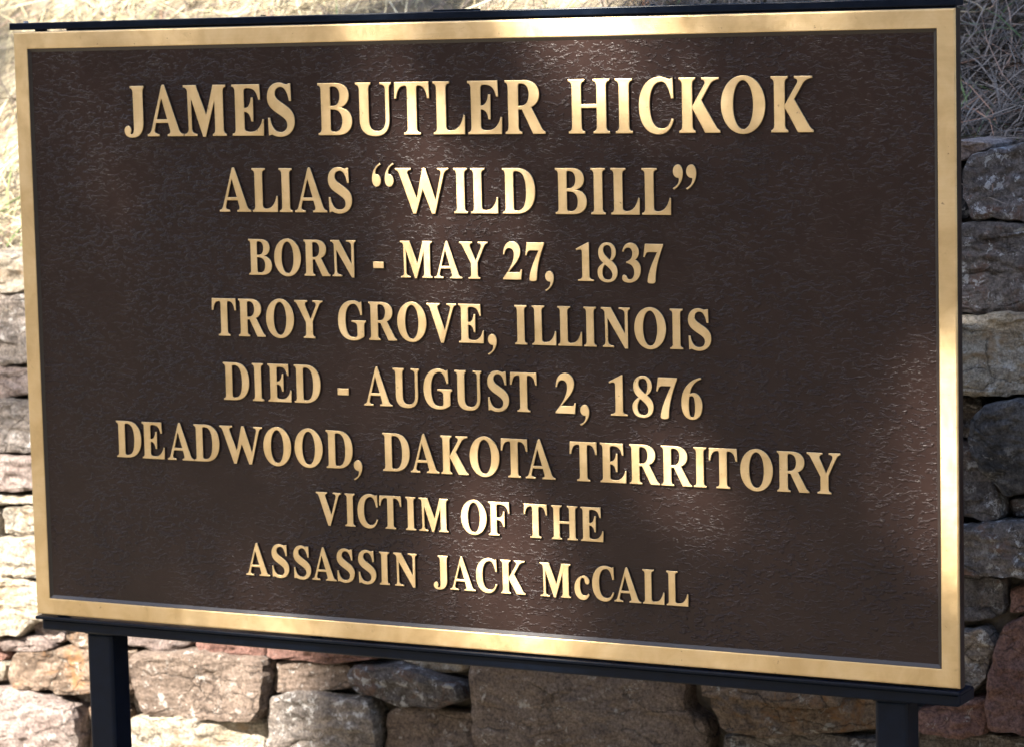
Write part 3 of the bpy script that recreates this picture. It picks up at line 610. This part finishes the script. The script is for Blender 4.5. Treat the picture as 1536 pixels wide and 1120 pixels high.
blades('needle_mat', 15000, DUFF, 0.05, 0.16, 0.0012, 0.45, 'dense dark mat of fallen needles and dead stems above the dark wall stones', (-0.25, 0.95), (YW + 0.07, 1.75))
def hill_hit(px):                            # where a photo pixel's ray meets the slope
    for k in range(400):
        y = YW + 0.12 + k * 0.01
        p = unproj(px, y)
        if p[2] <= hill_z(p[0], y): return p
    return p
def twig(pxs, r, mat, label):
    P = [hill_hit(p) + np.array([0, -0.012, 0.012]) for p in pxs]
    V, F = [], []; n = 7
    for i, p in enumerate(P):
        d = P[min(i + 1, len(P) - 1)] - P[max(i - 1, 0)]; d /= np.linalg.norm(d)
        a = np.cross(d, [0, 0, 1.0]); a /= np.linalg.norm(a); b_ = np.cross(d, a)
        rad = r * (1 - 0.6 * i / (len(P) - 1))
        for k in range(n): V.append(p + rad * (math.cos(2 * math.pi * k / n) * a + math.sin(2 * math.pi * k / n) * b_))
    for i in range(len(P) - 1):
        for k in range(n): F.append((i * n + k, i * n + (k + 1) % n, (i + 1) * n + (k + 1) % n, (i + 1) * n + k))
    F.append(tuple(range(n))); F.append(tuple(reversed(range((len(P) - 1) * n, len(P) * n))))
    tag(mesh_obj('twig', V, F, mat, smooth=True), label, 'twig')
twig([(1435, 10), (1455, 15), (1470, 20), (1478, 28), (1482, 34)], 0.0016, TWIG, 'pale bowed stalk lying on the needles past the plaque corner')
twig([(1430, 30), (1450, 32), (1470, 32), (1482, 29), (1500, 22)], 0.0014, TWIG, 'thin pale straight stalk lying on the slope near the plaque corner')
twig([(1438, 112), (1460, 106), (1480, 99), (1510, 96), (1530, 96)], 0.0020, TWIGR, 'reddish brown twig lying on the slope beside the plaque')

# ------------------------------------------------------------------ the pine whose crown dapples the sign, out of view behind the camera's left
P0 = np.array([0, 0, ZC])
CD = 9.0
crown_c = P0 + SD * CD + SU * 1.25 + SV * 0.5
tree = bpy.data.objects.new('pine_tree', None); col.objects.link(tree)
tree.location = (crown_c[0], crown_c[1], 0)
tag(tree, 'tall pine with reddish bark shading the sign from the front', 'pine tree')
tl = Vector((crown_c[0], crown_c[1], 0))
def tube(path, radii, n=10):
    V, F = [], []
    for i, (p, r) in enumerate(zip(path, radii)):
        d = np.array(path[min(i + 1, len(path) - 1)]) - np.array(path[max(i - 1, 0)]); d = d / np.linalg.norm(d)
        a = np.cross(d, [0.31, 0.2, 0.93] if abs(d[2]) < .8 else [1.0, 0, 0]); a /= np.linalg.norm(a); b_ = np.cross(d, a)
        for k in range(n): V.append(np.array(p) + r * (math.cos(2 * math.pi * k / n) * a + math.sin(2 * math.pi * k / n) * b_))
    for i in range(len(path) - 1):
        for k in range(n): F.append((i * n + k, i * n + (k + 1) % n, (i + 1) * n + (k + 1) % n, (i + 1) * n + k))
    return V, F
H = crown_c[2] + 3.4
tp = [(0.12 * math.sin(t * 3), 0.08 * math.cos(t * 2.3), -0.3 + t * (H + 0.3)) for t in np.linspace(0, 1, 12)]
V, F = tube(tp, [0.24 * (1 - 0.9 * t) + 0.015 for t in np.linspace(0, 1, 12)], 14)
mesh_obj('trunk', V, F, BARK, tree, smooth=True)
# lit gaps in the crown, given as spots on the plaque that the sun reaches (photo pixels, radius in metres)
GAPS = [((1428, 690), .056, .9), ((1425, 610), .04, .9), ((1425, 780), .045, .9), ((1345, 660), .045, .75), ((1290, 730), .032, .5), ((1200, 790), .034, .5), ((1120, 830), .028, .4),
        ((1010, 700), .036, .9), ((955, 690), .03, .9), ((690, 770), .034, .9), ((750, 775), .03, .9), ((740, 865), .036, .75), ((830, 868), .026, .8), ((720, 950), .034, .7), ((640, 942), .028, .5), ((810, 957), .028, .6),
        ((690, 390), .036, .9), ((635, 385), .03, .9), ((770, 400), .024, .6), ((650, 290), .034, .9), ((720, 295), .03, .8), ((610, 190), .030, .9), ((545, 180), .026, .7), ((870, 40), .036, 1.0), ((800, 40), .034, .9),
        ((960, 38), .03, .7), ((560, 50), .028, .8), ((780, 135), .022, .8), ((1025, 160), .028, .8), ((1110, 150), .026, .6), ((1190, 170), .024, .6), ((960, 150), .022, .5), ((430, 932), .026, .6), ((1050, 495), .024, .6), ((850, 610), .022, .6)]
gaps = []
for px, r, st_ in GAPS:
    p = unproj(px, 0.0) - P0; gaps.append((p @ SU, p @ SV, r, st_))
gaps = np.array(gaps)
def lit(u, v):
    g = gaps[(gaps[:, 0] - u) ** 2 + (gaps[:, 1] - v) ** 2 < gaps[:, 2] ** 2]
    if len(g): return g[:, 3].max()
    edge = -0.66 + 0.08 * noise.noise(Vector((v * 5, 0, 4))) + 0.05 * noise.noise(Vector((v * 17, 0, 4)))
    if -0.9 < u < edge: return 1.0
    return 0.0
V, F, T = [], [], []; LV, LF = [], []
trng = np.random.default_rng(5)
rad = np.array([2.3, 2.2, 2.5])              # crown half-sizes along u, along the sun and along v
ntuft = 0
while ntuft < 2600:
    q = trng.uniform(-1, 1, 3)
    if q @ q > 1: continue
    if ntuft < 1100: q[0] = trng.uniform(-0.88, -0.30); q[2] = trng.uniform(-0.48, 0.42)     # the thick side of the crown
    c = crown_c + SU * q[0] * rad[0] + SD * q[1] * rad[1] + SV * q[2] * rad[2]
    if 1100 <= ntuft < 1290:                 # loose branches reaching out to the left of the crown
        uu, vv = trng.uniform(-2.8, -0.85), trng.uniform(-0.45, 1.5)
        low = abs(uu + 1.08) < 0.07 and abs(vv + 0.17) < 0.035 and trng.random() < 0.5
        if not low and (vv < 0.22 or noise.noise(Vector((uu * 2.4, vv * 3.4, 2.0))) < 0.20): continue
        c = P0 + SD * (CD + trng.uniform(-.5, .5)) + SU * uu + SV * vv
    ntuft += 1
    for k in range(34):
        d = trng.normal(size=3); d /= np.linalg.norm(d); L = trng.uniform(0.09, 0.17)
        s = trng.normal(size=3); s -= d * (s @ d); s /= np.linalg.norm(s); w = 0.0042
        a = c + d * 0.01; m = c + d * L * 0.5
        e = c + d * L; tnt = trng.random()
        keep = trng.random()
        if max(lit((x_ - P0) @ SU, (x_ - P0) @ SV) for x_ in (a, m, e)) > keep: continue
        i0 = len(V); V += [a - s * w - tl, a + s * w - tl, e + s * w * .6 - tl, e - s * w * .6 - tl]; F.append((i0, i0 + 1, i0 + 2, i0 + 3)); T.append(tnt)
    if ntuft % 40 == 0:                      # a limb that carries this part of the crown
        zt = max(3.0, c[2] - trng.uniform(0.3, 0.9)); st = np.array([0.0, 0.0, zt]); en = c - np.array(tl)
        md = (st + en) / 2 + np.array([0, 0, 0.12])
        on = [st + (md - st) * q for q in np.linspace(0, 1, 30)] + [md + (en - md) * q for q in np.linspace(0, 1, 30)]
        if not any(lit((x_ + np.array(tl) - P0) @ SU, (x_ + np.array(tl) - P0) @ SV) for x_ in on):
            v2, f2 = tube([st, md, en], [0.05, 0.032, 0.008], 6); o0 = len(LV); LV += v2; LF += [tuple(i + o0 for i in q4) for q4 in f2]
o = mesh_obj('crown', V, F, NEEDLE, tree); at = o.data.attributes.new('tint', 'FLOAT', 'FACE'); at.data.foreach_set('value', T)
mesh_obj('limbs', LV, LF, BARK, tree, smooth=True)

# ------------------------------------------------------------------ a far-off pine wood in front of the sign, beyond the lawn, out of view
frng = np.random.default_rng(21)
V, F, T = [], [], []
for k in range(110):
    a = frng.uniform(-1.25, 1.25); dist = frng.uniform(17, 34)
    bx, by = math.sin(a) * dist, -math.cos(a) * dist
    hgt = frng.uniform(0.42, 0.58) * dist; hgt = min(hgt, dist * 0.62)
    r0 = hgt * 0.17
    for n in range(330):
        t = frng.random() ** 0.8; ang = frng.uniform(0, 2 * math.pi); rr_ = r0 * (1.05 - t) * math.sqrt(frng.random()) + 0.05
        c = np.array([bx + rr_ * math.cos(ang), by + rr_ * math.sin(ang), 0.6 + t * (hgt - 0.6)])
        u1 = frng.normal(size=3); u1 /= np.linalg.norm(u1); u2 = np.cross(u1, frng.normal(size=3)); u2 /= np.linalg.norm(u2)
        sz = frng.uniform(0.25, 0.55) * dist / 24
        i0 = len(V); V += [c - u1 * sz, c - u2 * sz * .5, c + u1 * sz, c + u2 * sz * .5]; F.append((i0, i0 + 1, i0 + 2, i0 + 3)); T.append(frng.random())
    v2, f2 = tube([(bx, by, -0.2), (bx, by, hgt * 0.95)], [0.012 * hgt + 0.05, 0.02], 6); o0 = len(V); V += v2; F += [tuple(i + o0 for i in q4) for q4 in f2]; T += [0.0] * len(f2)
o = mesh_obj('pine_wood', V, F, NEEDLE); at = o.data.attributes.new('tint', 'FLOAT', 'FACE'); at.data.foreach_set('value', T)
tag(o, 'far-off wood of dark pines across the clearing in front of the sign', 'wood', kind='stuff')
